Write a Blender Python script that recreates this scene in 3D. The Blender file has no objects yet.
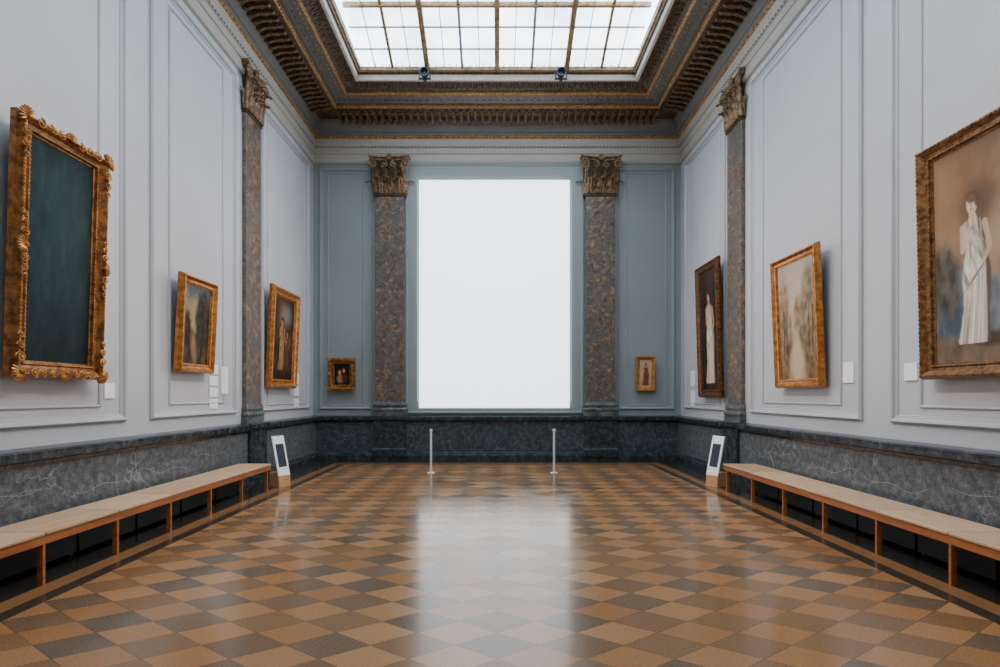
import bpy, bmesh, math, random
from mathutils import Vector, Matrix, noise as mnoise
random.seed(7)
C = bpy.context.scene.collection
PI = math.pi
W, D, Y0 = 4.58, 12.95, -4.0      # half width, back wall, front wall (behind camera)
F, HC = 520.0, 1.6

# ------------------------------------------------------------------ materials
def lin(r, g, b):
    f = lambda c: ((c/255+0.055)/1.055)**2.4 if c/255 > 0.04045 else c/255/12.92
    return (f(r), f(g), f(b), 1.0)

class NT:
    def __init__(s, name):
        s.m = bpy.data.materials.new(name); s.m.use_nodes = True
        s.t = s.m.node_tree; s.n = s.t.nodes; s.l = s.t.links
        s.b = s.n['Principled BSDF']
    def set(s, sock, v):
        if isinstance(v, bpy.types.NodeSocket): s.l.new(v, sock)
        else: sock.default_value = v
    def math(s, op, a, b=0.0, c=None):
        n = s.n.new('ShaderNodeMath'); n.operation = op
        s.set(n.inputs[0], a); s.set(n.inputs[1], b)
        if c is not None: s.set(n.inputs[2], c)
        return n.outputs[0]
    def mix(s, fac, a, b, mode='MIX'):
        n = s.n.new('ShaderNodeMix'); n.data_type = 'RGBA'; n.blend_type = mode
        s.set(n.inputs[0], fac); s.set(n.inputs[6], a); s.set(n.inputs[7], b)
        return n.outputs[2]
    def obj(s):
        return s.n.new('ShaderNodeTexCoord').outputs['Object']
    def pos(s):
        return s.n.new('ShaderNodeNewGeometry').outputs['Position']
    def noise(s, scale, detail=3, vec=None, rough=0.55, dist=0.0):
        n = s.n.new('ShaderNodeTexNoise'); n.inputs['Scale'].default_value = scale
        n.inputs['Detail'].default_value = detail; n.inputs['Roughness'].default_value = rough
        n.inputs['Distortion'].default_value = dist
        if vec is not None: s.l.new(vec, n.inputs['Vector'])
        return n.outputs['Fac']
    def ramp(s, fac, stops):
        n = s.n.new('ShaderNodeValToRGB'); s.l.new(fac, n.inputs[0])
        e = n.color_ramp.elements
        while len(e) < len(stops): e.new(0.5)
        for k, (p, c) in enumerate(stops):
            e[k].position = p; e[k].color = c
        return n.outputs[0]
    def bump(s, h, strength=0.3, dist=0.01):
        n = s.n.new('ShaderNodeBump'); n.inputs['Strength'].default_value = strength
        n.inputs['Distance'].default_value = dist
        s.l.new(h, n.inputs['Height']); s.l.new(n.outputs[0], s.b.inputs['Normal'])
    def out(s, col=None, rough=0.5, metal=0.0, spec=None):
        if col is not None: s.set(s.b.inputs['Base Color'], col)
        s.set(s.b.inputs['Roughness'], rough); s.set(s.b.inputs['Metallic'], metal)
        if spec is not None: s.b.inputs['Specular IOR Level'].default_value = spec
        return s.m

def paint(name, col, rough=0.5, var=0.06, scale=1.2, bump=0.0, spec=None):
    t = NT(name); p = t.pos()
    a = tuple(c*(1-var) for c in col[:3])+(1,); b = tuple(min(1, c*(1+var)) for c in col[:3])+(1,)
    t_col = t.ramp(t.noise(scale, 4, p), [(0.3, a), (0.7, b)])
    if bump: t.bump(t.noise(140, 3, p), bump, 0.003)
    return t.out(t_col, rough, 0.0, spec)

def metal(name, c1, c2, rough=0.42, met=0.55, scale=22, bump=0.35):
    t = NT(name); p = t.pos(); n = t.noise(scale, 5, p, 0.6)
    col = t.ramp(n, [(0.36, c1), (0.64, c2)])
    t.bump(t.noise(scale*2.2, 4, p), bump, 0.01)
    return t.out(col, rough, met)

def stone(name, dark, mid, light, rough=0.35, scale=9, vein=None, spark=0.5, dist=0.4, patch=None):
    t = NT(name); p = t.pos()
    big = t.noise(scale*0.8, 6, p, 0.7, dist)
    base = t.ramp(big, [(0.36, dark), (0.5, mid), (0.64, light)])
    if patch:
        pn = t.noise(scale*0.28, 6, p, 0.7, 1.1)
        base = t.mix(t.ramp(pn, [(0.45, (0, 0, 0, 1)), (0.54, (0.85, 0.85, 0.85, 1))]), base, patch)
        d = t.math('ABSOLUTE', t.math('SUBTRACT', t.noise(2.6, 5, p, 0.6, 1.6), 0.5))
        base = t.mix(t.math('MULTIPLY', t.math('LESS_THAN', d, 0.014), 0.7), base, dark)
    sp = t.noise(scale*5, 3, p, 0.75)
    base = t.mix(t.math('MULTIPLY', t.math('GREATER_THAN', sp, 0.57), spark), base, light)
    base = t.mix(t.math('MULTIPLY', t.math('LESS_THAN', sp, 0.43), spark), base, dark)
    if vein:
        v = t.noise(0.7, 4, p, 0.5, 1.2)
        d = t.math('ABSOLUTE', t.math('SUBTRACT', v, 0.5))
        k = t.math('MULTIPLY', t.math('LESS_THAN', d, 0.003), 0.35)
        base = t.mix(k, base, vein)
    return t.out(base, rough)

def wood(name, c1, c2, rough=0.4, rnd=0.0):
    t = NT(name); p = t.pos()
    mp = t.n.new('ShaderNodeMapping'); t.l.new(p, mp.inputs[0])
    mp.inputs['Scale'].default_value = (14, 1.2, 14)
    n = t.noise(1.6, 6, mp.outputs[0], 0.6, 0.6)
    col = t.ramp(n, [(0.3, c1), (0.7, c2)])
    if rnd:
        oi = t.n.new('ShaderNodeObjectInfo')
        col = t.mix(t.math('MULTIPLY', oi.outputs['Random'], rnd), col, lin(158, 120, 88))
    return t.out(col, rough, 0.0, 0.3 if rnd else None)

M = {}
M['side'] = paint('side_wall_paint', lin(188, 190, 194), 0.5, 0.07, 0.6)
M['side_mould'] = paint('side_moulding_paint', lin(180, 184, 190), 0.4, 0.03)
M['back'] = paint('back_wall_paint', lin(138, 148, 149), 0.5, 0.06, 0.8)
M['back_mould'] = paint('back_moulding_paint', lin(142, 152, 153), 0.42, 0.03)
M['frieze'] = paint('frieze_plaster', lin(182, 178, 171), 0.5, 0.06)
M['cyma'] = paint('cyma_grey_plaster', lin(124, 124, 121), 0.5, 0.08, 3)
M['band'] = paint('cove_grey_plaster', lin(102, 99, 94), 0.5, 0.12, 5)
M['ceil'] = metal('ceiling_umber_plaster', lin(52, 43, 37), lin(110, 90, 70), 0.55, 0.05, 14, 0.6)
M['ceil_gold'] = metal('ceiling_gilding', lin(120, 86, 52), lin(210, 162, 104), 0.42, 0.25, 26, 0.4)
M['modillion'] = metal('bracket_gilding', lin(66, 53, 43), lin(138, 110, 78), 0.5, 0.12, 20, 0.4)
M['white_trim'] = paint('skylight_sill_plaster', lin(206, 198, 188), 0.5, 0.12, 6)
M['bar_gold'] = metal('skylight_beam_bronze', lin(112, 86, 58), lin(170, 138, 100), 0.5, 0.1, 10, 0.1)
M['bar_grey'] = paint('skylight_bar_grey', lin(140, 158, 176), 0.5, 0.05)
M['granite'] = stone('pilaster_granite', lin(54, 50, 48), lin(116, 95, 77), lin(168, 142, 114), 0.28, 12, None, 0.42, 0.3, lin(86, 90, 95))
M['base_stone'] = stone('pilaster_base_stone', lin(48, 54, 58), lin(82, 88, 90), lin(120, 124, 122), 0.35, 9)
M['dado'] = stone('dado_marble', lin(58, 62, 66), lin(84, 89, 93), lin(118, 123, 126), 0.32, 14, lin(170, 174, 176), 0.5, 0.2)
M['dado_back'] = stone('dado_back_marble', lin(40, 47, 52), lin(62, 70, 75), lin(92, 100, 104), 0.3, 14, lin(160, 166, 168), 0.45, 0.2)
M['dado_dark'] = stone('dado_dark_marble', lin(30, 37, 41), lin(48, 55, 60), lin(76, 84, 88), 0.25, 10, None, 0.35)
M['inlay'] = paint('dado_inlay_pale', lin(146, 151, 153), 0.35, 0.3, 14)
M['capital'] = metal('capital_bronze_gilding', lin(80, 63, 48), lin(166, 134, 98), 0.5, 0.15, 14, 0.25)
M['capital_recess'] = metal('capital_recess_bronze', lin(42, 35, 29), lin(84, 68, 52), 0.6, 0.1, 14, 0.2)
M['gold'] = metal('frame_gold', lin(140, 84, 34), lin(210, 140, 66), 0.34, 0.5, 14, 0.1)
M['gold_bright'] = metal('ornament_bright_gold', lin(134, 88, 40), lin(216, 154, 82), 0.30, 0.5, 14, 0.12)
M['gold_shaded'] = metal('frame_shaded_gold', lin(92, 56, 24), lin(172, 112, 54), 0.34, 0.5, 14, 0.15)  # darker copy of the ornament gold; recess shade put into the colour
M['gold_old'] = metal('frame_old_gold', lin(72, 47, 25), lin(152, 106, 58), 0.40, 0.42, 20, 0.25)
M['gold_brown'] = metal('frame_brown_gold', lin(46, 28, 14), lin(118, 72, 32), 0.4, 0.35, 16, 0.2)
M['gold_pale'] = metal('frame_pale_gold', lin(150, 98, 46), lin(214, 156, 84), 0.38, 0.4, 16, 0.15)
M['seat'] = wood('bench_pale_oak', lin(190, 152, 116), lin(222, 188, 152), 0.36, 0.5)
M['bench'] = wood('bench_orange_wood', lin(140, 80, 38), lin(184, 114, 62), 0.4)
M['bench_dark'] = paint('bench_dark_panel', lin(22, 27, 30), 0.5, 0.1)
M['post'] = paint('stanchion_white_metal', lin(225, 228, 230), 0.3, 0.02)
M['card'] = paint('label_card_white', lin(250, 250, 250), 0.5, 0.01)
M['screen_dark'] = paint('stand_screen_dark', lin(52, 62, 76), 0.25, 0.1, 20)
M['stand_wood'] = wood('stand_plywood', lin(190, 140, 92), lin(216, 172, 124), 0.45)
M['lamp'] = paint('spotlight_dark_blue', lin(30, 46, 66), 0.4, 0.05)
def emis(name, c0, c1, s, scale=0.8, rough=0.4):
    t = NT(name); p = t.pos()
    c = t.ramp(t.noise(scale, 4, p), [(0.35, c0), (0.65, c1)])
    t.out(c, rough); t.set(t.b.inputs['Emission Color'], c); t.b.inputs['Emission Strength'].default_value = s
    return t.m
M['glass'] = emis('skylight_diffusing_glass', (0.52, 0.66, 0.78, 1), (0.88, 0.95, 1.0, 1), 6.2, 0.9)
M['blank'] = emis('blank_lit_screen', (0.90, 0.955, 1.0, 1), (0.91, 0.96, 1.0, 1), 2.5)
def canvas_mat():
    t = NT('oil_paint_canvas'); a = t.n.new('ShaderNodeVertexColor'); a.layer_name = 'Col'
    p = t.obj(); t.bump(t.noise(60, 4, p), 0.12, 0.004)
    return t.out(a.outputs[0], 0.6, 0.0, 0.2)
M['canvas'] = canvas_mat()
def floor_mat():
    t = NT('floor_terrazzo_tiles'); p = t.pos()
    sx = t.n.new('ShaderNodeSeparateXYZ'); t.l.new(p, sx.inputs[0]); x, y = sx.outputs[0], sx.outputs[1]
    a = t.math('DIVIDE', x, 0.54); b = t.math('DIVIDE', y, 0.35)
    u = t.math('ADD', a, b); v = t.math('SUBTRACT', a, b)
    fu, fv = t.math('FLOOR', u), t.math('FLOOR', v)
    par = t.math('ABSOLUTE', t.math('MODULO', t.math('ADD', fu, fv), 2.0))
    par = t.math('GREATER_THAN', par, 0.5)
    cb = t.n.new('ShaderNodeCombineXYZ'); t.l.new(fu, cb.inputs[0]); t.l.new(fv, cb.inputs[1])
    wn = t.n.new('ShaderNodeTexWhiteNoise'); wn.noise_dimensions = '2D'; t.l.new(cb.outputs[0], wn.inputs['Vector'])
    r = wn.outputs['Value']
    light = t.ramp(r, [(0.0, lin(152, 106, 66)), (0.4, lin(166, 119, 77)), (0.75, lin(174, 128, 86)), (1.0, lin(156, 110, 70))])
    dark = t.ramp(r, [(0.0, lin(98, 84, 71)), (0.3, lin(112, 88, 67)), (0.5, lin(126, 92, 63)), (0.85, lin(132, 97, 66)), (1.0, lin(106, 88, 72))])
    col = t.mix(par, light, dark)
    sp = t.noise(70, 3, p, 0.75)
    col = t.mix(t.math('MULTIPLY', t.math('LESS_THAN', sp, 0.44), 0.22), col, lin(58, 44, 34))
    col = t.mix(t.math('MULTIPLY', t.math('GREATER_THAN', sp, 0.58), 0.16), col, lin(204, 166, 124))
    big = t.noise(0.9, 3, p)
    col = t.mix(t.math('MULTIPLY', big, 0.2), col, lin(110, 80, 54))
    g = t.math('MINIMUM', t.math('PINGPONG', u, 0.5), t.math('PINGPONG', v, 0.5))
    col = t.mix(t.math('MULTIPLY', t.math('LESS_THAN', g, 0.012), 0.5), col, lin(66, 50, 38))
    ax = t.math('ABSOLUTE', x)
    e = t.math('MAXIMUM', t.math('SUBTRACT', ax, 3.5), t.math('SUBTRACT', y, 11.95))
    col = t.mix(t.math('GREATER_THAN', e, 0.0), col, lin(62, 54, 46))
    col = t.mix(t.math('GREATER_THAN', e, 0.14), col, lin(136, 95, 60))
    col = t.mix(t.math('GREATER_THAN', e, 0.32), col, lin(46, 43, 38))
    rough = t.math('ADD', 0.12, t.math('ADD', t.math('MULTIPLY', t.noise(5, 5, p), 0.08), t.math('MULTIPLY', r, 0.10)))
    t.b.inputs['Coat Weight'].default_value = 0.16; t.b.inputs['Coat Roughness'].default_value = 0.07
    t.b.inputs['Specular IOR Level'].default_value = 0.37
    t.bump(t.noise(3.0, 3, p), 0.06, 0.02)
    return t.out(col, rough)
M['floor'] = floor_mat()

# ------------------------------------------------------------------ mesh builder
class MB:
    def __init__(s): s.v = []; s.f = []
    def add(s, vs, fs):
        o = len(s.v); s.v += [tuple(a) for a in vs]; s.f += [tuple(i+o for i in f) for f in fs]; return s
    def box(s, x0, x1, y0, y1, z0, z1):
        vs = [(x, y, z) for z in (z0, z1) for y in (y0, y1) for x in (x0, x1)]
        return s.add(vs, [(0,2,3,1),(4,5,7,6),(0,1,5,4),(1,3,7,5),(3,2,6,7),(2,0,4,6)])
    def loops(s, loops, closed=True, cap0=False, cap1=False):
        n = len(loops[0]); vs = [p for l in loops for p in l]; fs = []
        for k in range(len(loops)-1):
            for i in range(n if closed else n-1):
                j = (i+1) % n
                fs.append((k*n+i, k*n+j, (k+1)*n+j, (k+1)*n+i))
        if cap0: fs.append(tuple(range(n))[::-1])
        if cap1: fs.append(tuple((len(loops)-1)*n+i for i in range(n)))
        return s.add(vs, fs)
    def rect_lathe(s, w, p, prof, x=0, y=0, z=0):
        return s.loops([[(x-w/2-o, y, z+h), (x-w/2-o, y-p-o, z+h), (x+w/2+o, y-p-o, z+h), (x+w/2+o, y, z+h)] for o, h in prof], True, True, True)
    def lathe(s, prof, n=20, x=0, y=0, z=0):
        return s.loops([[(x+r*math.cos(2*PI*i/n), y+r*math.sin(2*PI*i/n), z+h) for i in range(n)] for r, h in prof], True, True, True)
    def frame(s, w, h, prof, x=0, z=0, y=0):
        L = [[(x-w/2+i, y+d, z+i), (x+w/2-i, y+d, z+i), (x+w/2-i, y+d, z+h-i), (x-w/2+i, y+d, z+h-i)] for i, d in prof]
        return s.loops(L)
    def tube(s, pts, r, n=6):
        pts = [Vector(p) for p in pts]; L = []
        up = Vector((0, 1, 0))
        for k, p in enumerate(pts):
            t = (pts[min(k+1, len(pts)-1)]-pts[max(k-1, 0)]).normalized()
            a = t.cross(up)
            if a.length < 1e-3: a = t.cross(Vector((1, 0, 0)))
            a.normalize(); b = t.cross(a)
            rr = r[k] if isinstance(r, (list, tuple)) else r
            L.append([tuple(p+a*rr*math.cos(2*PI*i/n)+b*rr*math.sin(2*PI*i/n)) for i in range(n)])
        return s.loops(L, True, True, True)
    def rail(s, pts, w, h, ux, uy):   # square bar hung below a polyline; (ux, uy) is the sideways direction
        return s.loops([[(x-ux*w, y-uy*w, z-0.002), (x+ux*w, y+uy*w, z-0.002), (x+ux*w, y+uy*w, z-h), (x-ux*w, y-uy*w, z-h)] for x, y, z in pts], True, True, True)
    def ell(s, c, rx, ry, rz, ang=0.0, nu=8, nv=5):
        ca, sa = math.cos(ang), math.sin(ang); L = []
        for k in range(nv+1):
            th = PI*k/nv; th = min(max(th, 0.06), PI-0.06)
            ring = []
            for i in range(nu):
                ph = 2*PI*i/nu
                x = rx*math.sin(th)*math.cos(ph); y = ry*math.sin(th)*math.sin(ph); z = rz*math.cos(th)
                ring.append((c[0]+x*ca+z*sa, c[1]+y, c[2]-x*sa+z*ca))
            L.append(ring)
        return s.loops(L, True, True, True)
    def grid(s, fn, nu, nv):
        vs = [fn(i/nu, j/nv) for j in range(nv+1) for i in range(nu+1)]
        fs = [(j*(nu+1)+i, j*(nu+1)+i+1, (j+1)*(nu+1)+i+1, (j+1)*(nu+1)+i) for j in range(nv) for i in range(nu)]
        return s.add(vs, fs)
    def scroll(s, cx, cz, y, r, a0, turns, sgn=1, th=0.018):
        n = int(18*turns); pts = []; rr = []
        for k in range(n+1):
            q = k/n; a = a0+sgn*2*PI*turns*q; R = r*(1-0.85*q)
            pts.append((cx+R*math.cos(a), y-0.015*q, cz+R*math.sin(a))); rr.append(th*(1-0.4*q))
        s.tube(pts, rr, 6); s.ell((cx, y-0.015, cz), th*1.3, th*1.2, th*1.3); return s
    def map(s, fn): s.v = [tuple(fn(*p)) for p in s.v]; return s
    def build(s, name, mat, parent=None, smooth=False, bevel=0, solid=0, ang=35):
        me = bpy.data.meshes.new(name); me.from_pydata(s.v, [], s.f)
        bm = bmesh.new(); bm.from_mesh(me); bmesh.ops.recalc_face_normals(bm, faces=bm.faces[:]); bm.to_mesh(me); bm.free()
        if smooth:
            for p in me.polygons: p.use_smooth = True
            me.set_sharp_from_angle(angle=math.radians(ang))
        me.materials.append(mat)
        o = bpy.data.objects.new(name, me); C.objects.link(o)
        if parent: o.parent = parent
        if solid:
            m = o.modifiers.new('solid', 'SOLIDIFY'); m.thickness = solid
        if bevel:
            m = o.modifiers.new('bevel', 'BEVEL'); m.width = bevel; m.segments = 2; m.limit_method = 'ANGLE'
        return o

def tag(o, label, cat, group=None):
    o['label'] = label; o['category'] = cat
    if group: o['group'] = group
    return o
def thing(name, loc, rz=0, rx=0, label='', cat='', group=None):
    o = bpy.data.objects.new(name, None); C.objects.link(o); o.empty_display_size = 0.1
    o.location = loc; o.rotation_euler = (rx, 0, rz)
    return tag(o, label, cat, group)
def dup(o, parent=None):
    c = o.copy(); C.objects.link(c); c.parent = parent
    for ch in list(o.children): dup(ch, c)
    return c
def struct(o):
    o['kind'] = 'structure'; return o
def struct_empty(name):
    o = bpy.data.objects.new(name, None); C.objects.link(o); return struct(o)

# ------------------------------------------------------------------ shell
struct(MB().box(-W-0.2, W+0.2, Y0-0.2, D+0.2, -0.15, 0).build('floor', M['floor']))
struct(MB().box(-W-0.2, -W, Y0-0.2, D+0.2, 0, 9.0).build('wall_left', M['side']))
struct(MB().box(W, W+0.2, Y0-0.2, D+0.2, 0, 9.0).build('wall_right', M['side']))
struct(MB().box(-W, W, D, D+0.2, 0, 9.0).build('wall_back', M['back']))
struct(MB().box(-W, W, Y0-0.2, Y0, 0, 9.0).build('wall_front', M['back']))
wall_l, wall_r, wall_b = struct_empty('trim_9'), struct_empty('trim_10'), struct_empty('trim_11')

def pm(side):   # local (a along wall, b out of the wall, z) -> world
    if side == 'l': return lambda x, y, z: (-W-y, x, z)
    if side == 'r': return lambda x, y, z: (W+y, x, z)
    return lambda x, y, z: (x, D+y, z)
PF = [(0, 0.0), (0.0, -0.024), (0.02, -0.046), (0.045, -0.040), (0.06, -0.014), (0.09, -0.010), (0.095, 0.0)]
PT = [(0, 0.0), (0.0, -0.012), (0.012, -0.022), (0.028, -0.014), (0.032, 0.0)]
def panel(side, a0, a1, z0, z1, wall, mat, ins=0.40):
    MB().frame(a1-a0, z1-z0, PF, (a0+a1)/2, z0).map(pm(side)).build('panel_moulding', mat, wall)
    if ins: MB().frame(a1-a0-2*ins, z1-z0-2*ins*0.45, PT, (a0+a1)/2, z0+ins*0.45).map(pm(side)).build('inner_moulding', mat, wall)
for a0, a1 in ((-3.6, 1.2), (1.65, 6.4), (6.85, 9.1), (10.1, 12.62)):
    panel('l', a0, a1, 1.28, 7.22, wall_l, M['side_mould'], 0.40 if a0 < 9 else 0.25)
for a0, a1 in ((-3.6, 1.0), (1.45, 6.02), (6.5, 9.35), (10.4, 12.62)):
    panel('r', a0, a1, 1.28, 7.22, wall_r, M['side_mould'], 0.40 if a0 < 9 else 0.25)
panel('b', -4.42, -3.12, 1.24, 7.22, wall_b, M['back_mould'], 0.2)
panel('b', 3.02, 4.42, 1.24, 7.22, wall_b, M['back_mould'], 0.2)
# flat surround of the blank screen
MB().frame(4.44, 6.22, [(0,0),(0,-.035),(.02,-.05),(.05,-.05),(.065,-.03),(.30,-.03),(.33,0.0)], -0.065, 1.13).map(pm('b')).build('screen_surround', M['back_mould'], wall_b)

# dado, one per side, with cap, base and a hair-thin wavy inlay
def dado(name, mp, a0, a1, mat):
    d = MB(); d.box(a0, a1, -0.12, 0, 0.14, 0.99); o = struct(d.map(mp).build(name, mat))
    cap = [(0, 0.92), (-0.13, 0.92), (-0.15, 0.96), (-0.19, 0.98), (-0.20, 1.03), (-0.20, 1.06), (-0.16, 1.075), (-0.05, 1.09), (0, 1.09)]
    MB().loops([[(a, y, z) for y, z in cap] for a in (a0, a1)], True, True, True).map(mp).build('dado_cap', M['dado_dark'], o)
    bs = [(0, 0), (-0.18, 0), (-0.18, 0.12), (-0.15, 0.14), (-0.145, 0.17), (-0.12, 0.19), (0, 0.19)]
    MB().loops([[(a, y, z) for y, z in bs] for a in (a0, a1)], True, True, True).map(mp).build('dado_base', M['dado_dark'], o)
    return o
bl = dado('baseboard_left', pm('l'), Y0, D, M['dado'])
br = dado('baseboard_right', pm('r'), Y0, D, M['dado'])
bb = dado('baseboard_back', pm('b'), -W+0.001, W-0.001, M['dado_back'])
def inlay(side, o, spans):
    for a0, a1 in spans:
        n = int((a1-a0)/0.04); pts = []
        for k in range(n+1):
            a = a0+(a1-a0)*k/n
            pts.append((a, 0.62+0.05*math.sin(a*4.1)+0.035*math.sin(a*9.7+1)+0.025*math.sin(a*1.7)))
        MB().loops([[(a, -0.121, z-0.003) for a, z in pts], [(a, -0.121, z+0.003) for a, z in pts]], False).map(pm(side)).build('wavy_inlay', M['inlay'], o)
inlay('l', bl, ((2.6, 5.1), (5.4, 9.0), (10.2, 12.4))); inlay('r', br, ((2.6, 5.1), (5.4, 9.2), (10.5, 12.4)))

# ------------------------------------------------------------------ cornice and ceiling: profile swept round the room
def ring(i, z): return [(-W+i, Y0+i, z), (W-i, Y0+i, z), (W-i, D-i, z), (-W+i, D-i, z)]
def sweep(name, prof, mat, parent=None):
    o = MB().loops([ring(i, z) for i, z in prof]).build(name, mat, parent)
    return o if parent else struct(o)
t1 = sweep('trim_1', [(0.0, 7.34), (0.05, 7.36), (0.07, 7.40), (0.07, 7.43), (0.03, 7.46), (0.03, 7.58), (0.055, 7.59), (0.055, 7.72), (0.08, 7.73), (0.10, 7.80), (0.10, 7.93), (0.0, 7.94)], M['frieze'])
t2 = sweep('trim_2', [(0.0, 7.92), (0.09, 7.925), (0.12, 7.95), (0.13, 7.98), (0.12, 8.01), (0.0, 8.02)], M['ceil_gold'])
sweep('trim_3', [(0.0, 8.01), (0.12, 8.015), (0.125, 8.07), (0.15, 8.075), (0.155, 8.12), (0.17, 8.18), (0.21, 8.25), (0.25, 8.29), (0.27, 8.33)], M['cyma'])
c0 = sweep('ceiling', [(0.24, 8.33), (0.80, 8.33), (0.80, 8.38), (0.90, 8.39), (0.98, 8.43), (1.16, 8.43), (1.16, 8.46), (1.24, 8.49), (1.32, 8.55), (1.48, 8.60), (1.56, 8.66), (1.56, 8.95)], M['ceil'])
t12 = sweep('trim_12', [(0.83, 8.375), (0.90, 8.375), (0.98, 8.405), (1.13, 8.418)], M['band'])
t4 = sweep('trim_4', [(0.77, 8.335), (0.77, 8.31), (0.80, 8.30), (0.83, 8.33), (0.83, 8.38), (0.80, 8.39)], M['ceil_gold'])
t5 = sweep('trim_5', [(1.12, 8.44), (1.12, 8.42), (1.15, 8.41), (1.18, 8.43), (1.18, 8.48)], M['ceil_gold'])
t6 = sweep('trim_6', [(1.44, 8.60), (1.46, 8.53), (1.52, 8.53), (1.53, 8.66), (1.59, 8.69)], M['white_trim'])
SM = {'l': lambda a, b, z: (-W+b, a, z), 'r': lambda a, b, z: (W-b, a, z), 'b': lambda a, b, z: (a, D-b, z)}
def along(b, sp, margin):
    out = []
    for s in 'lrb':
        a0, a1 = (3.0, D-b-margin) if s != 'b' else (-W+b+margin, W-b-margin)
        n = max(1, int(round((a1-a0)/sp)))
        out += [(s, a0+(a1-a0)*k/n) for k in range(n+1)]
    return out
def beads(name, parent, b, z, sp, rx, rz, mat):
    m = MB()
    for s, a in along(b, sp, sp*0.6):
        q = MB().ell((0, 0, 0), rx, rz, rz, 0, 6, 4); c = SM[s](a, b, z)
        m.add([(c[0]+(p[0] if s == 'b' else p[1]), c[1]+(p[1] if s == 'b' else p[0]), c[2]+p[2]) for p in q.v], q.f)
    return m.build(name, mat, parent, True)
beads('egg_ornament', t2, 0.115, 7.965, 0.11, 0.038, 0.032, M['ceil_gold'])
beads('bead_ornament', t1, 0.085, 7.745, 0.09, 0.03, 0.016, M['cyma'])
beads('leaf_ornament', t12, 0.95, 8.40, 0.16, 0.05, 0.022, M['modillion'])
beads('leaf_ornament', t12, 1.06, 8.412, 0.12, 0.035, 0.018, M['ceil_gold'])
beads('bead_ornament', t4, 0.82, 8.325, 0.08, 0.028, 0.024, M['ceil_gold'])
beads('bead_ornament', t5, 1.17, 8.435, 0.075, 0.026, 0.022, M['ceil_gold'])
beads('sill_ornament', t6, 1.46, 8.575, 0.13, 0.045, 0.035, M['ceil_gold'])
# small dentil brackets under the soffit with rosettes between
mod = MB(); ros = MB()
prof = [(0.22, 8.22), (0.30, 8.215), (0.38, 8.25), (0.56, 8.27), (0.66, 8.27), (0.69, 8.295), (0.69, 8.332), (0.22, 8.332)]
for s, a in along(0.5, 0.17, 0.3):
    mod.loops([[SM[s](a+da, b, z) for b, z in prof] for da in (-0.032, 0.032)], True, True, True)
    c = SM[s](a+0.085, 0.50, 8.325)
    for k in range(5):
        an = k*PI/2.5; ros.ell((c[0]+0.028*math.cos(an), c[1]+0.028*math.sin(an), c[2]), 0.018, 0.018, 0.015, 0, 6, 4)
    ros.ell((c[0], c[1], c[2]-0.01), 0.014, 0.014, 0.02, 0, 6, 4)
t7 = struct(mod.build('trim_7', M['modillion'], None, False, 0.006))
ros.build('rosette_ornament', M['ceil_gold'], t7, True)
lf = MB()   # leaf row on the sloping part of the well
for s, a in along(1.34, 0.13, 0.2):
    for q in (-1, 1):
        lf.tube([SM[s](a+q*0.012, 1.25, 8.485), SM[s](a+q*0.032, 1.30, 8.51), SM[s](a+q*0.045, 1.38, 8.55), SM[s](a+q*0.02, 1.43, 8.56)], [0.012, 0.016, 0.013, 0.007], 5)
t8 = struct(lf.build('trim_8', M['modillion'], None, True))

# skylight: glass rising from the far sill to a flat top, over the visible part of the hall; unseen panel added nearer, shutting out light that flattens the room
GZ = 8.76; gx = W-1.55; gy0, gy1 = 0.6, D-1.55; SL, PIT = 1.25, 0.40
hz = lambda s: GZ+PIT*s
MB().box(-gx, gx, Y0+1.55, gy0, GZ-0.06, GZ+0.02).build('skylight_blocker', M['cyma'], c0)
sk = struct_empty('window_1')
prof = [(gy1, GZ), (gy1-SL, hz(SL)), (gy0+SL, hz(SL)), (gy0, GZ)]
MB().loops([[(x, y, z) for y, z in prof] for x in (-gx, gx)], True, True, True).build('glass', M['glass'], sk)
# (the lower face of that prism is open air in the lantern: keep only its upper faces and gable ends)
g = sk.children[0]; bm = bmesh.new(); bm.from_mesh(g.data)
low = [f for f in bm.faces if all(abs(v.co.z-GZ) < 1e-4 for v in f.verts)]
bmesh.ops.delete(bm, geom=low, context='FACES_ONLY'); bm.to_mesh(g.data); bm.free()
fr = MB()
fr.box(-gx, -gx+0.07, gy0, gy1, GZ-0.08, GZ-0.001); fr.box(gx-0.07, gx, gy0, gy1, GZ-0.08, GZ-0.001)
fr.box(-gx+0.07, gx-0.07, gy1-0.07, gy1, GZ-0.08, GZ-0.001); fr.box(-gx+0.07, gx-0.07, gy0, gy0+0.07, GZ-0.08, GZ-0.001)
fr.build('frame', M['bar_gold'], sk)
for k in range(-15, 16):
    x = k*0.19
    if abs(x) > gx-0.1: continue
    big = k in (0, -8, 8)
    mid = k % 4 == 0
    w, h = (0.05, 0.11) if big else ((0.026, 0.06) if mid else (0.008, 0.03))
    if not (mid or k % 2 == 0): continue
    MB().rail([(x, gy1-0.02, hz(0.02)), (x, gy1-SL, hz(SL)), (x, gy0+SL, hz(SL)), (x, gy0+0.02, hz(0.02))], w, h, 1, 0).build('glazing_beam' if big else 'glazing_bar', M['bar_gold'] if big or (mid and abs(k) == 12) else M['bar_grey'], sk)
y = gy1; k = 0
while y > gy0+0.6:
    y -= 0.4167; k += 1
    big = k % 3 == 0
    s = min(SL, gy1-y, y-gy0)
    MB().rail([(-gx+0.02, y, hz(s)), (gx-0.02, y, hz(s))], 0.034 if big else 0.011, 0.08 if big else 0.035, 0, 1).build('cross_beam' if big else 'cross_bar', M['bar_gold'] if big else M['bar_grey'], sk)
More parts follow.
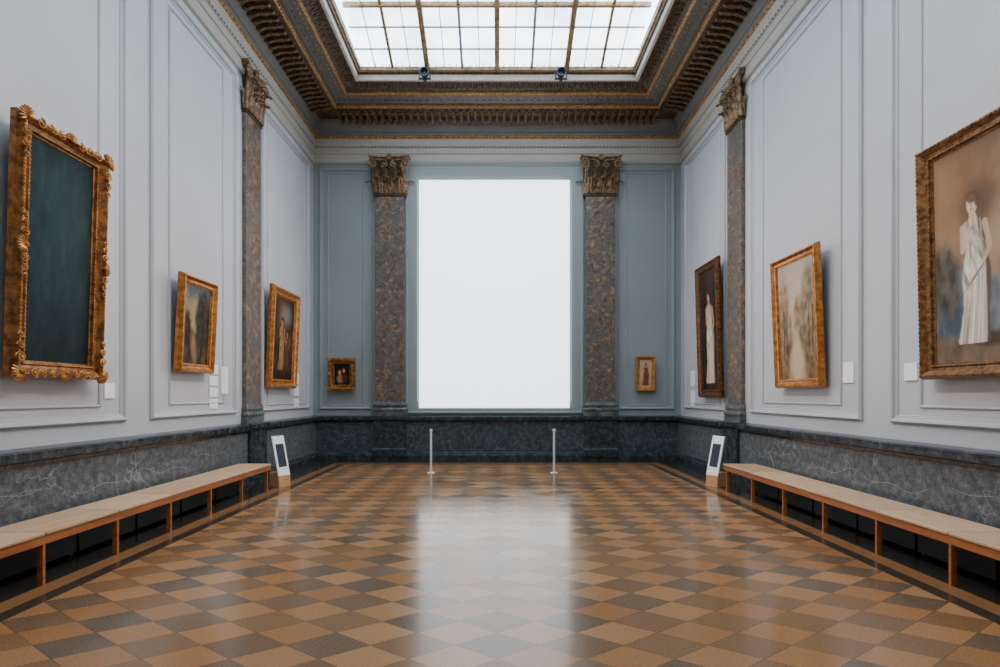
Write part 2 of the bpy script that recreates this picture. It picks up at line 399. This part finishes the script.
# low railing along the far sill of the skylight
rm = MB(); yr = gy1-0.10
rm.box(-gx+0.08, gx-0.08, yr-0.012, yr+0.012, GZ+0.06, GZ+0.08)
for k in range(41):
    x = -gx+0.1+(2*gx-0.2)*k/40; rm.box(x-0.007, x+0.007, yr-0.007, yr+0.007, GZ-0.02, GZ+0.062)
rm.build('sill_railing', M['bar_gold'], sk)
# spotlights on the sill
for x, lab in ((-1.57, 'small dark blue spotlight on the skylight sill, above the left half of the blank screen'), (1.39, 'small dark blue spotlight on the skylight sill, above the right half of the blank screen')):
    t = thing('spotlight', (x, D-1.56, 8.55), 0, 0, lab, 'spotlight', 'spotlights on the skylight sill')
    MB().lathe([(0.05, 0), (0.06, 0.02), (0.09, 0.10), (0.10, 0.18), (0.08, 0.18), (0.05, 0.10)], 14).map(lambda a, b, c: (a, -c-0.02, b+0.02)).build('lamp_head', M['lamp'], t, True)
    MB().box(-0.13, 0.13, -0.12, -0.08, -0.10, -0.07).box(-0.13, -0.11, -0.12, -0.08, -0.1, 0.04).box(0.11, 0.13, -0.12, -0.08, -0.1, 0.04).box(-0.03, 0.03, -0.1, 0.06, -0.12, -0.07).build('bracket', M['lamp'], t)

# ------------------------------------------------------------------ pilasters
def make_pilaster(PW, PP, fl, cb, top):
    S = top-cb
    def leaf(mb, cx, z0, h, hw, out, tr=None):
        h *= S
        def fn(u, t):
            s = u*2-1
            wv = hw*(0.58+0.42*abs(math.sin(t*PI*3.2+0.4)))*(1-0.50*t**3)
            if t > 0.62:
                a = (t-0.62)/0.38*2.7
                z = h*(0.78+0.17*math.sin(a)); y = out*0.7+0.24*h*fl*(1-math.cos(a))
            else:
                z = h*0.78*t/0.62; y = out*t
            y += 0.04*(1-abs(s))+0.016*math.cos(s*9)
            p = (s*wv, -y, z0+z)
            if tr: return tr(*p)
            return (cx+p[0], -PP+p[1], p[2])
        mb.grid(fn, 10, 18)
    t = thing('pilaster', (0, 0, 0))
    K = PW/0.74
    MB().rect_lathe(PW+0.12, max(PP+0.06, 0.19), [(0, -1.0), (0, -0.83), (-0.015, -0.81), (-0.025, -0.79), (-0.025, -0.14), (-0.01, -0.11), (0.03, -0.09), (0.035, -0.02), (0.0, 0.0)], z=1.0+0.092).build('pedestal', M['dado_dark'], t)
    MB().rect_lathe(PW, PP, [(0.07*fl, 0), (0.07*fl, .10), (0.05*fl, .105), (0.07*fl, .13), (0.075*fl, .16), (0.06*fl, .19), (0.03*fl, .205), (0.03*fl, .22), (0.045*fl, .24), (0.045*fl, .27), (0.03*fl, .29), (0.01, .31), (0.01, .33), (0, .35)], z=1.09).build('base', M['base_stone'], t, True, ang=50)
    MB().rect_lathe(PW, PP, [(0, 0), (0, cb-1.40)], z=1.44).build('shaft', M['granite'], t, bevel=0.01)
    c = MB().rect_lathe(PW, PP, [(0.0, 0), (0.03*fl, .015*S), (0.03*fl, .05*S), (0.0, .065*S), (-0.03, .1*S), (-0.03, .5*S), (-0.01, .65*S), (0.02*fl, .78*S), (0.05*fl, .86*S)], z=cb).build('capital', M['capital_recess'], t)
    L = []   # abacus with concave front edge and projecting corners
    for o, h in ((0.06, .88), (0.10, .90), (0.11, .93), (0.09, .945), (0.14, .965), (0.14, 1.0)):
        o *= fl; row = [(-PW/2-o, 0, cb+h*S)]
        for k in range(13):
            s = k/6-1; row.append((s*(PW/2+o), -(PP+o)+0.09*fl*(1-s*s), cb+h*S))
        row.append((PW/2+o, 0, cb+h*S)); L.append(row)
    MB().loops(L, True, True, True).build('abacus', M['capital'], c)
    for cx in (-0.25, 0, 0.25):
        m = MB(); leaf(m, cx*K, cb+0.06, 0.38, 0.125*K, 0.10); m.build('leaf', M['capital'], c, True, 0, 0.012)
    for cx in (-0.34, -0.125, 0.125, 0.34):
        m = MB(); leaf(m, cx*K, cb+0.06, 0.64, 0.085*K, 0.03); m.build('leaf', M['capital'], c, True, 0, 0.012)
    for sg in (-1, 1):
        m = MB(); leaf(m, 0, cb+0.06, 0.38, PP*0.38, 0.05*fl, lambda x, y, z: (sg*(PW/2-y), -PP/2-0.01+x, z)); m.build('leaf', M['capital'], c, True, 0, 0.008)
        zv = cb+0.77*S
        MB().scroll(sg*0.40*K, zv, -PP-0.13*fl, 0.125*K, PI/2, 1.8, -sg, 0.024).build('volute', M['capital'], c, True)
        MB().scroll(sg*0.12*K, zv, -PP-0.09*fl, 0.085*K, PI/2, 1.6, sg, 0.018).build('volute', M['capital'], c, True)
    m = MB(); yb = -PP-0.10*fl; zf = cb+0.95*S
    for k in range(6): m.ell((0.05*math.cos(k*PI/3), yb, zf+0.05*math.sin(k*PI/3)), 0.034, 0.025, 0.034, 0, 6, 4)
    m.ell((0, yb-0.02, zf), 0.025, 0.025, 0.025, 0, 6, 4); m.build('fleuron', M['capital'], c, True)
    return t
pil_b = make_pilaster(0.72, 0.16, 1.0, 6.48, 7.46); pil_s = make_pilaster(0.60, 0.07, 0.6, 6.68, 7.60)
for o, loc, rz, lab in (
    (pil_b, (-2.64, D-0.003, 0), 0, 'speckled brown marble pilaster with gilded capital, left of the blank white screen'),
    (dup(pil_b), (2.55, D-0.003, 0), 0, 'speckled brown marble pilaster with gilded capital, right of the blank white screen'),
    (pil_s, (-W+0.003, 9.64, 0), PI/2, 'speckled grey marble pilaster on the left wall, between two gilt-framed paintings'),
    (dup(pil_s), (W-0.003, 9.89, 0), -PI/2, 'speckled grey marble pilaster on the right wall, beside the tall dark-framed portrait')):
    o.location = loc; o.rotation_euler = (0, 0, rz); tag(o, lab, 'pilaster', 'marble pilasters with gilded capitals')

# ------------------------------------------------------------------ blank screen: a frameless sheet
t = MB().box(-1.865, 1.865, -0.06, 0, 0.0, 5.65).build('blank_screen', M['blank'], None, bevel=0.006)
t.location = (-0.065, D-0.004, 1.28)
tag(t, 'tall blank white glowing screen filling the middle of the back wall', 'screen')

# ------------------------------------------------------------------ paintings
def mixc(a, b, k): k = min(max(k, 0), 1); return tuple(a[i]*(1-k)+b[i]*k for i in range(3))
def nz(u, v, s, seed=0): return mnoise.fractal(Vector((u*s+seed*7.3, v*s+seed*3.1, seed*1.7)), 0.9, 2.0, 4)
def sst(a, b, x):
    k = min(max((x-a)/(b-a), 0), 1); return k*k*(3-2*k)
def blob(u, v, cu, cv, ru, rv, soft=0.25): return 1-sst(1-soft, 1+soft, math.hypot((u-cu)/ru, (v-cv)/rv))
def seg(u, v, a, b, r0, r1, asp):   # a tapered limb in canvas units (u scaled by aspect)
    px, py = (u-a[0])/asp, v-a[1]; dx, dy = (b[0]-a[0])/asp, b[1]-a[1]
    k = min(max((px*dx+py*dy)/(dx*dx+dy*dy), 0), 1); r = r0+(r1-r0)*k
    return 1-sst(r*0.8, r*1.15, math.hypot(px-dx*k, py-dy*k))
def figure(u, v, cu, v0, v1, hw, asp):
    """robed standing figure: returns (robe, fold shade, skin, arm, hair)"""
    H = v1-v0; q = (v-v0)/H
    sway = 0.22*hw*math.sin(q*3.6)
    keys = [(0, 0.98), (0.02, 1.08), (0.08, 0.95), (0.22, 0.84), (0.38, 0.90), (0.48, 0.95), (0.56, 0.80), (0.63, 0.62), (0.70, 0.70), (0.77, 0.84), (0.81, 0.70), (0.835, 0.34), (0.85, 0.0)]
    wv = 0
    for (qa, wa), (qb, wb) in zip(keys, keys[1:]):
        if qa <= q <= qb: wv = wa+(wb-wa)*(q-qa)/(qb-qa)
    x = (u-cu-sway)/hw
    edge = 0.04*nz(u, v*2, 9, 31)
    robe = (1-sst(wv-0.08, wv+0.03, abs(x+edge))) if wv > 0 else 0
    f1 = 0.5+1.4*nz(x*3.4+0.9*(q-0.3)*x, q*1.0+0.25*x, 1.0, 3)            # long falling folds
    f2 = 0.5+1.3*nz(x*0.9-q*1.2, q*9.0+x*2.6, 1.0, 33)                    # slung drape over hip and chest
    dz = max(blob(x, q, 0.0, 0.52+0.13*x, 1.2, 0.09, 0.5), blob(x, q, 0.0, 0.70-0.10*x, 1.0, 0.07, 0.5))
    fold = min(max(f1*(1-dz)+f2*dz, 0), 1)
    fold = min(1, 0.70*fold+0.42*sst(-0.5, 1.0, x)**1.4+0.25*sst(0.5, 1.0, abs(x)/(wv+0.05)))
    fold = max(fold, 0.9*blob(x, q, 0.0, 0.455+0.13*x, 1.0, 0.012, 0.9))  # shadow under the slung drape
    hh = H*0.072
    hc = cu+sway*0.6
    skin = blob(u, v, hc, v0+H*0.928, hh*0.62*asp, hh*0.94, 0.12)
    skin = max(skin, seg(u, v, (hc, v0+H*0.88), (cu+sway, v0+H*0.825), hh*0.32, hh*0.5, asp))
    L = lambda a, b: (cu+sway+a*hw, v0+H*b)
    arm = max(seg(u, v, L(-0.70, 0.785), L(-0.84, 0.63), hh*0.34, hh*0.26, asp), seg(u, v, L(-0.84, 0.63), L(-0.12, 0.745), hh*0.26, hh*0.18, asp), seg(u, v, L(0.70, 0.785), L(0.88, 0.62), hh*0.34, hh*0.26, asp), seg(u, v, L(0.88, 0.62), L(0.45, 0.53), hh*0.26, hh*0.18, asp))
    hair = max(blob(u, v, hc+hh*0.12*asp, v0+H*0.974, hh*0.70*asp, hh*0.52, 0.18), blob(u, v, hc+hh*0.62*asp, v0+H*0.945, hh*0.32*asp, hh*0.6, 0.2))
    return robe, fold, skin, arm, hair
L3 = lambda r, g, b: lin(r, g, b)[:3]
def put_figure(c, u, v, args, hi, lo, sk, hr):
    r, f, s, a, h = figure(u, v, *args)
    c = mixc(c, mixc(hi, lo, f), r); c = mixc(c, mixc(sk, lo, 0.3*f), max(s, a*0.9)); return mixc(c, hr, h*0.9)
def p_teal(u, v):
    c = mixc(L3(16, 34, 40), L3(42, 70, 72), 0.35+0.25*v+0.45*nz(u, v, 2.5, 1)+0.35*nz(u, v, 9, 26))
    c = mixc(c, L3(58, 78, 76), 0.4*blob(u, v, 0.72, 0.62, 0.3, 0.28, 0.7))
    return mixc(c, L3(12, 25, 30), 0.5*sst(0.35, 0.0, v)+0.3*nz(u, v, 14, 2))
def p_land(u, v):
    c = mixc(L3(186, 160, 116), L3(96, 106, 106), sst(0.50, 1.0, v)+0.5*nz(u, v, 3, 4))
    g = 0.48+0.14*nz(u, 0, 3, 5)
    c = mixc(c, mixc(L3(34, 28, 20), L3(110, 82, 46), 0.45+0.7*nz(u, v, 7, 6)), sst(g+0.03, g-0.05, v))
    for cu, cv, ru, rv in ((0.76, 0.58, 0.30, 0.36), (0.12, 0.46, 0.18, 0.22)):
        tr = blob(u, v, cu+0.05*nz(u, v, 7, 27), cv+0.05*nz(u, v, 7, 28), ru, rv, 0.3)
        c = mixc(c, mixc(L3(24, 22, 16), L3(78, 62, 36), 0.45+0.8*nz(u, v, 11, 8)), tr)
    c = mixc(c, L3(170, 142, 98), 0.7*blob(u, v, 0.40+0.3*(0.3-v), 0.2, 0.10, 0.2, 0.6))
    return mixc(c, L3(40, 30, 20), seg(u, v, (0.72, 0.12), (0.78, 0.55), 0.03, 0.015, 1.5))
def p_dark(u, v):
    c = mixc(L3(40, 26, 18), L3(112, 74, 42), 0.4+0.7*nz(u, v, 3, 9)+0.3*v)
    c = mixc(c, L3(140, 140, 136), 0.7*blob(u, v, 0.6, 0.80, 0.26, 0.12, 0.7))
    c = put_figure(c, u, v, (0.42, 0.12, 0.76, 0.15, 1.6), L3(186, 150, 104), L3(92, 56, 34), L3(206, 154, 110), L3(44, 28, 18))
    c = put_figure(c, u, v, (0.70, 0.14, 0.62, 0.12, 1.6), L3(120, 78, 50), L3(56, 34, 22), L3(190, 140, 100), L3(40, 26, 18))
    return mixc(c, L3(26, 18, 14), 0.8*sst(0.2, 0.02, v))
def p_small(u, v):
    c = mixc(L3(22, 17, 14), L3(58, 40, 28), 0.4+0.7*nz(u, v, 4, 10))
    for cu, cv, r in ((0.34, 0.58, 0.10), (0.62, 0.66, 0.09)): c = mixc(c, L3(206, 158, 120), blob(u, v, cu, cv, r, r*1.2, 0.3))
    c = mixc(c, L3(170, 140, 106), 0.9*blob(u, v, 0.36, 0.28, 0.2, 0.2, 0.4)); return mixc(c, L3(110, 54, 40), 0.9*blob(u, v, 0.66, 0.34, 0.17, 0.24, 0.4))
def p_tan(u, v):
    c = mixc(L3(186, 152, 114), L3(218, 192, 158), 0.4+0.6*nz(u, v, 3, 11)+0.3*v)
    return put_figure(c, u, v, (0.5, 0.08, 0.86, 0.24, 1.9), L3(160, 96, 66), L3(104, 58, 42), L3(214, 166, 128), L3(88, 54, 38))
def p_lady(u, v):
    c = mixc(L3(24, 18, 16), L3(84, 62, 46), 0.35+0.6*nz(u, v, 3, 12)+0.15*v)
    return put_figure(c, u, v, (0.50, 0.06, 0.84, 0.27, 2.1), L3(232, 220, 200), L3(140, 122, 104), L3(212, 160, 126), L3(34, 22, 16))
def p_mist(u, v):
    c = mixc(L3(214, 192, 160), L3(190, 178, 164), sst(0.5, 1, v)+0.5*nz(u, v, 3, 13))
    c = mixc(c, mixc(L3(108, 78, 52), L3(170, 134, 96), 0.5+0.8*nz(u, v, 6, 14)), sst(0.52, 0.30, v+0.12*nz(u, v, 4, 15)))
    for cu, ru, rv in ((0.16, 0.18, 0.36), (0.84, 0.22, 0.42), (0.55, 0.12, 0.2)):
        c = mixc(c, mixc(L3(96, 76, 54), L3(176, 148, 114), 0.5+0.9*nz(u, v, 11, 16)), 0.85*blob(u, v, cu+0.06*nz(u, v, 5, 17), 0.5+0.05*nz(u, v, 6, 22), ru, rv, 0.4))
    for cx in (0.12, 0.2, 0.8, 0.9): c = mixc(c, L3(84, 64, 46), 0.7*seg(u, v, (cx, 0.22), (cx+0.03, 0.6), 0.012, 0.006, 1.5))
    return mixc(c, L3(222, 200, 166), 0.8*blob(u, v, 0.48, 0.16, max(0.05, 0.10+0.35*(0.4-v)), 0.24, 0.5))
def p_robe(u, v):
    c = mixc(L3(176, 146, 116), L3(128, 106, 86), sst(0.45, 1.0, v)+0.8*nz(u, v, 2.5, 18))
    c = mixc(c, L3(160, 116, 78), 0.5*blob(u, v, 0.15, 0.82, 0.4, 0.2, 0.8))
    c = mixc(c, L3(196, 172, 144), 0.5*blob(u, v, 0.75, 0.56, 0.3, 0.12, 0.8))
    hz_ = 0.44+0.06*nz(u, 0, 4, 23)
    c = mixc(c, mixc(L3(80, 94, 106), L3(142, 146, 146), 0.5+0.9*nz(u, v, 6, 19)), sst(hz_+0.02, hz_-0.04, v))
    for cu_, sd in ((0.12, 24), (0.85, 30)):
        c = mixc(c, mixc(L3(62, 64, 62), L3(118, 108, 90), 0.5+0.9*nz(u, v, 9, sd)), 0.9*blob(u, v, cu_+0.06*nz(u, v, 6, 25), 0.38+0.03*nz(u, v, 7, 29), 0.17, 0.18, 0.35))
    c = mixc(c, mixc(L3(90, 78, 66), L3(144, 122, 100), 0.5+0.7*nz(u, v, 5, 21)), sst(0.15, 0.09, v))
    cu, v1, hw = 0.41, 0.765, 0.155
    c = mixc(c, L3(84, 68, 56), 0.55*blob(u, v, cu+0.02, 0.70, 0.16, 0.10, 0.6))     # dim ground behind the head
    c = mixc(c, L3(60, 50, 43), 0.7*blob(u, v, cu+0.2, 0.10, 0.24, 0.03, 0.5))
    A = (cu, 0.085, v1, hw, 1.75); H = v1-0.085
    c = put_figure(c, u, v, A, L3(252, 242, 226), L3(112, 94, 80), L3(234, 206, 178), L3(112, 80, 54))
    r, f, s, a, h = figure(u, v, *A)
    q = min(max((v-0.085)/H, 0), 1); hc = cu+0.6*0.22*hw*math.sin(0.928*3.6)
    fy = 0.085+H*0.928
    if s > 0.5 and h < 0.3:
        for du in (-0.018, 0.008): c = mixc(c, L3(84, 58, 46), 0.9*blob(u, v, hc+du, fy+0.008, 0.009, 0.0042, 0.4))
        c = mixc(c, L3(176, 128, 102), 0.7*seg(u, v, (hc-0.006, fy+0.007), (hc-0.010, fy-0.008), 0.002, 0.003, 1.75))
        c = mixc(c, L3(166, 94, 82), 0.9*blob(u, v, hc-0.004, fy-0.022, 0.012, 0.004, 0.4))
    return c
def canvas(w, h, y, x, z, fn, parent, nx=70, ny=100):
    m = MB(); m.grid(lambda u, v: (x-w/2+w*u, y, z+h*v), nx, ny)
    o = m.build('canvas', M['canvas'], parent)
    at = o.data.color_attributes.new('Col', 'FLOAT_COLOR', 'POINT')
    k = 0
    for j in range(ny+1):
        for i in range(nx+1):
            c = fn(i/nx, j/ny); at.data[k].color = tuple(0.9*max(q, 0)**1.12 for q in c)+(1,); k += 1
    return o
def painting(loc, rz, w, h, fw, fn, gold, label, orn=0, lean=0.0, dpt=0.10, res=(70, 100), og=None):
    t = thing('painting', loc, rz, lean, label, 'painting')
    k = fw; og = og or gold
    prof = [(0, 0), (0, -0.5*dpt), (0.06*k, -0.62*dpt), (0.16*k, -0.95*dpt), (0.28*k, -1.0*dpt), (0.38*k, -0.86*dpt), (0.55*k, -0.60*dpt), (0.72*k, -0.52*dpt), (0.78*k, -0.62*dpt), (0.86*k, -0.60*dpt), (0.92*k, -0.40*dpt), (1.0*k, -0.36*dpt), (1.0*k, -0.1*dpt)]
    f = MB().frame(w, h, prof).build('frame', gold, t, True, ang=28)
    canvas(w-1.9*fw, h-1.9*fw, -0.30*dpt, 0, 0.95*fw, fn, t, *res)
    MB().box(-w/2+0.3*fw, w/2-0.3*fw, -0.2*dpt, -0.02*dpt, 0.3*fw, h-0.3*fw).build('backing', M['bench_dark'], t)
    def row(name, ins, yy, sp, rr):
        bd = MB()
        for n, ax in ((int((w-2*ins)/sp), 'x'), (int((h-2*ins)/sp), 'z')):
            for q in range(n+1):
                for e in (0, 1):
                    if ax == 'x': p = (-w/2+ins+(w-2*ins)*q/n, yy, ins if e == 0 else h-ins)
                    else: p = ((-w/2+ins) if e == 0 else (w/2-ins), yy, ins+(h-2*ins)*q/n)
                    bd.ell(p, rr if ax == 'z' else sp*0.42, rr*0.8, rr if ax == 'x' else sp*0.42, 0, 6, 4)
        bd.build(name, og, f, True)
    row('bead_row', 0.82*k, -0.62*dpt, 0.04, 0.05*k)
    if orn: row('carved_ridge', 0.22*k, -0.98*dpt, 0.045 if orn == 1 else 0.035, 0.06*k if orn == 1 else 0.05*k)
    if orn > 1:
        for sx in (-1, 1):
            for sz in (-1, 1):
                cx, cz = sx*(w/2-0.34*k), (0.34*k if sz < 0 else h-0.34*k); m = MB(); s = k*1.05
                for q in range(9):
                    a = math.atan2(sz, sx)+(q-4)*0.34
                    m.ell((cx+0.34*s*math.cos(a), -1.0*dpt, cz+0.34*s*math.sin(a)), 0.075*s, 0.02, 0.26*s, PI/2-a, 7, 5)
                m.ell((cx, -1.05*dpt, cz), 0.16*s, 0.035, 0.16*s)
                for st, rr in ((0.80, 0.30), (1.46, 0.24), (2.02, 0.18)):
                    m.scroll(cx-sx*st*s, cz+sz*0.06*s, -1.0*dpt, rr*s, PI/2*sz, 1.8, sx*sz, 0.045*s)
                    m.scroll(cx+sx*0.06*s, cz-sz*st*s, -1.0*dpt, rr*s, 0 if sx > 0 else PI, 1.8, -sx*sz, 0.045*s)
                m.build('corner_ornament', og, f, True)
        for (cx, cz, a0) in ((0, 0.36*k, -PI/2), (0, h-0.32*k, PI/2), (-w/2+0.36*k, h/2, PI), (w/2-0.36*k, h/2, 0)):
            m = MB()
            for q in range(9):
                a = a0+(q-4)*0.34
                m.ell((cx+0.28*k*math.cos(a), -1.0*dpt, cz+0.28*k*math.sin(a)), 0.07*k, 0.02, 0.26*k, PI/2-a, 7, 5)
            tx, tz = -math.sin(a0), math.cos(a0)
            for e in (-1, 1):
                for st, rr in ((0.72, 0.28), (1.28, 0.22), (1.75, 0.16)):
                    m.scroll(cx+e*tx*st*k, cz+e*tz*st*k, -1.0*dpt, rr*k, a0, 1.6, e, 0.045*k)
            m.ell((cx, -1.06*dpt, cz), 0.15*k, 0.035, 0.15*k)
            m.build('edge_ornament', og, f, True)
    return t
XL = -W+0.065; XR = W-0.065
painting((XL, 5.29, 1.77), PI/2, 1.09, 2.46, 0.16, p_teal, M['gold_shaded'], 'large dark teal painting in a heavily carved gilt frame, nearest on the left wall', 2, 0.03, 0.12, (90, 160), M['gold_bright'])
painting((XL, 7.70, 1.93), PI/2, 0.90, 1.40, 0.13, p_land, M['gold'], 'small landscape in a plain gold frame, right of the large teal painting', 0, 0.05, 0.10)
painting((XL, 10.80, 1.74), PI/2, 1.36, 2.04, 0.19, p_dark, M['gold'], 'dark brown figure painting in an orange gold frame, beyond the left wall pilaster', 0, 0.045, 0.11)
painting((XR, 4.78, 1.76), -PI/2, 1.34, 2.37, 0.16, p_robe, M['gold_old'], 'large painting of a standing woman in a white draped robe, nearest on the right wall', 1, 0.02, 0.11, (180, 300))
painting((XR, 7.72, 1.71), -PI/2, 1.18, 2.00, 0.13, p_mist, M['gold'], 'pale misty landscape in a gold frame, midway along the right wall', 0, 0.04, 0.09)
painting((XR, 10.88, 1.55), -PI/2, 1.14, 2.82, 0.17, p_lady, M['gold_brown'], 'tall dark portrait of a woman in white, beyond the right wall pilaster', 0, 0.03, 0.10)
painting((-3.83, D-0.065, 1.72), 0, 0.64, 0.79, 0.14, p_small, M['gold_shaded'], 'small dark painting in a carved gold frame on back wall, left of screen', 2, 0.03, 0.08, (50, 60), M['gold_bright'])
painting((3.67, D-0.065, 1.70), 0, 0.48, 0.86, 0.09, p_tan, M['gold_pale'], 'small pale tan portrait in thin gold frame on back wall, right of screen', 0, 0.03, 0.07)

# ------------------------------------------------------------------ label cards
def card(side, a, z0, z1, w, label, group=None):
    loc = {'l': (-W, a, z0), 'r': (W, a, z0)}[side]
    o = MB().box(-w/2, w/2, -0.018, 0, 0, z1-z0).build('label_card', M['card'], None, bevel=0.002)
    o.location = loc; o.rotation_euler = (0, 0, PI/2 if side == 'l' else -PI/2)
    return tag(o, label, 'label card', group)
g = 'stacked label cards beside the small landscape'
for k, nm in enumerate(('lowest', 'second lowest', 'second highest', 'topmost')):
    card('l', 8.38, 1.38+0.185*k, 1.38+0.185*k+0.155, 0.24, 'white label card right of the small landscape, %s of its column of four' % nm, g)
card('l', 8.72, 1.62, 2.07, 0.20, 'taller white label card between the column of four cards and the left wall pilaster')
card('l', 6.13, 1.56, 1.74, 0.16, 'small white label card at the lower right of the large teal painting')
for k, nm in enumerate(('lower', 'middle', 'upper')):
    card('l', 11.85, 1.30+0.28*k, 1.30+0.28*k+0.22, 0.26, 'white label card right of the dark brown figure painting, %s of three' % nm, 'label cards beside the dark figure painting')
card('r', 6.76, 1.76, 2.03, 0.20, 'white label card just right of the misty landscape on the right wall')
card('r', 5.74, 1.76, 1.95, 0.18, 'white label card at the lower left of the white robed woman painting')
for k, nm in enumerate(('lower', 'upper')):
    card('r', 12.15, 1.35+0.45*k, 1.35+0.45*k+0.36, 0.22, 'white label card left of the tall dark portrait, %s of two' % nm, 'label cards beside the tall dark portrait')

# ------------------------------------------------------------------ benches
LEGS = [8.63-0.852*k for k in range(8)]
def make_bench():      # local: front edge at x=0 (room side), wall side at x=-0.52; y as world
    t = thing('bench', (0, 0, 0)); y0, y1 = LEGS[-1]-0.06, LEGS[0]+0.10
    cuts = [y0]+[LEGS[k] for k in range(len(LEGS)-2, 0, -1)]+[y1]
    for a, b in zip(cuts, cuts[1:]):
        MB().box(-0.53, 0.012, a+0.005, b-0.005, 0.42, 0.45).build('seat_section', M['seat'], t, bevel=0.008)
    MB().box(-0.03, 0.0, y0, y1, 0.345, 0.42).build('front_rail', M['bench'], t, bevel=0.004)
    MB().box(-0.52, -0.49, y0, y1, 0.345, 0.42).build('rear_rail', M['bench'], t, bevel=0.004)
    for y in LEGS:
        MB().box(-0.055, -0.005, y-0.014, y+0.014, 0, 0.35).build('leg', M['bench'], t, bevel=0.003)
        MB().box(-0.52, -0.47, y-0.014, y+0.014, 0, 0.35).build('leg', M['bench'], t, bevel=0.003)
        MB().box(-0.47, -0.055, y-0.012, y+0.012, 0.352, 0.418).build('cross_rail', M['bench'], t)
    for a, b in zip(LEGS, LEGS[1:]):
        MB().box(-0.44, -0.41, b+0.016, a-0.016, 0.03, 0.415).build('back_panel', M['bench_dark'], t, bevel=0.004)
    return t
b1 = make_bench(); b1.location = (-3.80, 0, 0); tag(b1, 'long low wooden bench with pale top along the left wall', 'bench', 'long gallery benches')
b2 = dup(b1); b2.location = (3.80, 0, 0); tag(b2, 'long low wooden bench with pale top along the right wall', 'bench', 'long gallery benches')
for ch in b2.children:   # mirrored bench for the opposite wall
    me = ch.data.copy(); ch.data = me
    for v in me.vertices: v.co.x = -v.co.x
    me.flip_normals()

# ------------------------------------------------------------------ information stands at the bench ends
def make_stand():
    t = thing('information_stand', (0, 0, 0)); h = 0.125
    MB().loops([[(-h, y0, z), (h, y0, z), (h, y1, z), (-h, y1, z)] for y0, y1, z in ((-0.11, 0.12, 0), (-0.10, 0.12, 0.20), (-0.06, 0.12, 0.26))], True, True, True).build('base', M['stand_wood'], t, bevel=0.006)
    sl = 0.30
    def P(x, d, s): return (x, -0.10+sl*s*0.55+d, 0.20+s*0.68)
    m = MB(); m.loops([[P(-h, 0, s), P(h, 0, s), P(h, 0.025, s), P(-h, 0.025, s)] for s in (0, 1)], True, True, True)
    p = m.build('panel', M['card'], t, bevel=0.004)
    m = MB(); m.loops([[P(-0.085, -0.006, s), P(0.085, -0.006, s), P(0.085, 0.0, s), P(-0.085, 0.0, s)] for s in (0.22, 0.80)], True, True, True)
    m.build('screen', M['screen_dark'], p)
    return t
s1 = make_stand(); s1.location = (-3.79, 9.10, 0); s1.rotation_euler = (0, 0, 1.12); tag(s1, 'white tilted information stand on a plywood base at the end of the left bench', 'information stand', 'information stands')
s2 = dup(s1); s2.location = (3.83, 9.10, 0); s2.rotation_euler = (0, 0, -1.12); tag(s2, 'white tilted information stand on a plywood base at the end of the right bench', 'information stand', 'information stands')

# ------------------------------------------------------------------ stanchions
def make_post():
    t = thing('stanchion', (0, 0, 0))
    MB().lathe([(0.075, 0), (0.08, 0.006), (0.075, 0.014), (0.03, 0.02)], 20).build('base', M['post'], t, True)
    MB().lathe([(0.023, 0.016), (0.023, 0.86)], 16).build('pole', M['post'], t, True)
    MB().lathe([(0.023, 0.86), (0.03, 0.865), (0.03, 0.89), (0.022, 0.90), (0.01, 0.902)], 16).build('cap', M['post'], t, True)
    return t
q1 = make_post(); q1.location = (-1.355, 10.67, 0); tag(q1, 'thin white stanchion post in front of the left half of the blank screen', 'stanchion', 'white stanchion posts')
q2 = dup(q1); q2.location = (1.17, 10.67, 0); tag(q2, 'thin white stanchion post in front of the right half of the blank screen', 'stanchion', 'white stanchion posts')

# ------------------------------------------------------------------ added warm spots without fixtures, giving each opposite wall warmth and contrast
for sx in (-1, 1):
    for y in (3.6, 6.6, 9.4):
        ld = bpy.data.lights.new('added_warm_spot', 'SPOT'); ld.energy = 760; ld.color = (1.0, 0.75, 0.61)
        ld.spot_size = math.radians(56); ld.spot_blend = 1.0; ld.shadow_soft_size = 0.12
        lo = bpy.data.objects.new('added_warm_spot', ld); C.objects.link(lo); lo.location = (sx*2.9, y, 8.5)
        lo.rotation_euler = (Vector((-sx*4.5, y+0.3, 2.7))-Vector(lo.location)).to_track_quat('-Z', 'Y').to_euler()

# ------------------------------------------------------------------ world and camera
w = bpy.data.worlds.new('World'); bpy.context.scene.world = w; w.use_nodes = True
w.node_tree.nodes['Background'].inputs[0].default_value = (0.85, 0.92, 1, 1); w.node_tree.nodes['Background'].inputs[1].default_value = 0.6
cd = bpy.data.cameras.new('camera'); cam = bpy.data.objects.new('camera', cd); C.objects.link(cam)
cam.location = (0, 0, HC); cam.rotation_euler = (PI/2, 0, 0)
cd.sensor_width = 36; cd.lens = F/1000*36; cd.shift_x = 0.003; cd.shift_y = 0.0615; cd.clip_start = 0.05
bpy.context.scene.camera = cam
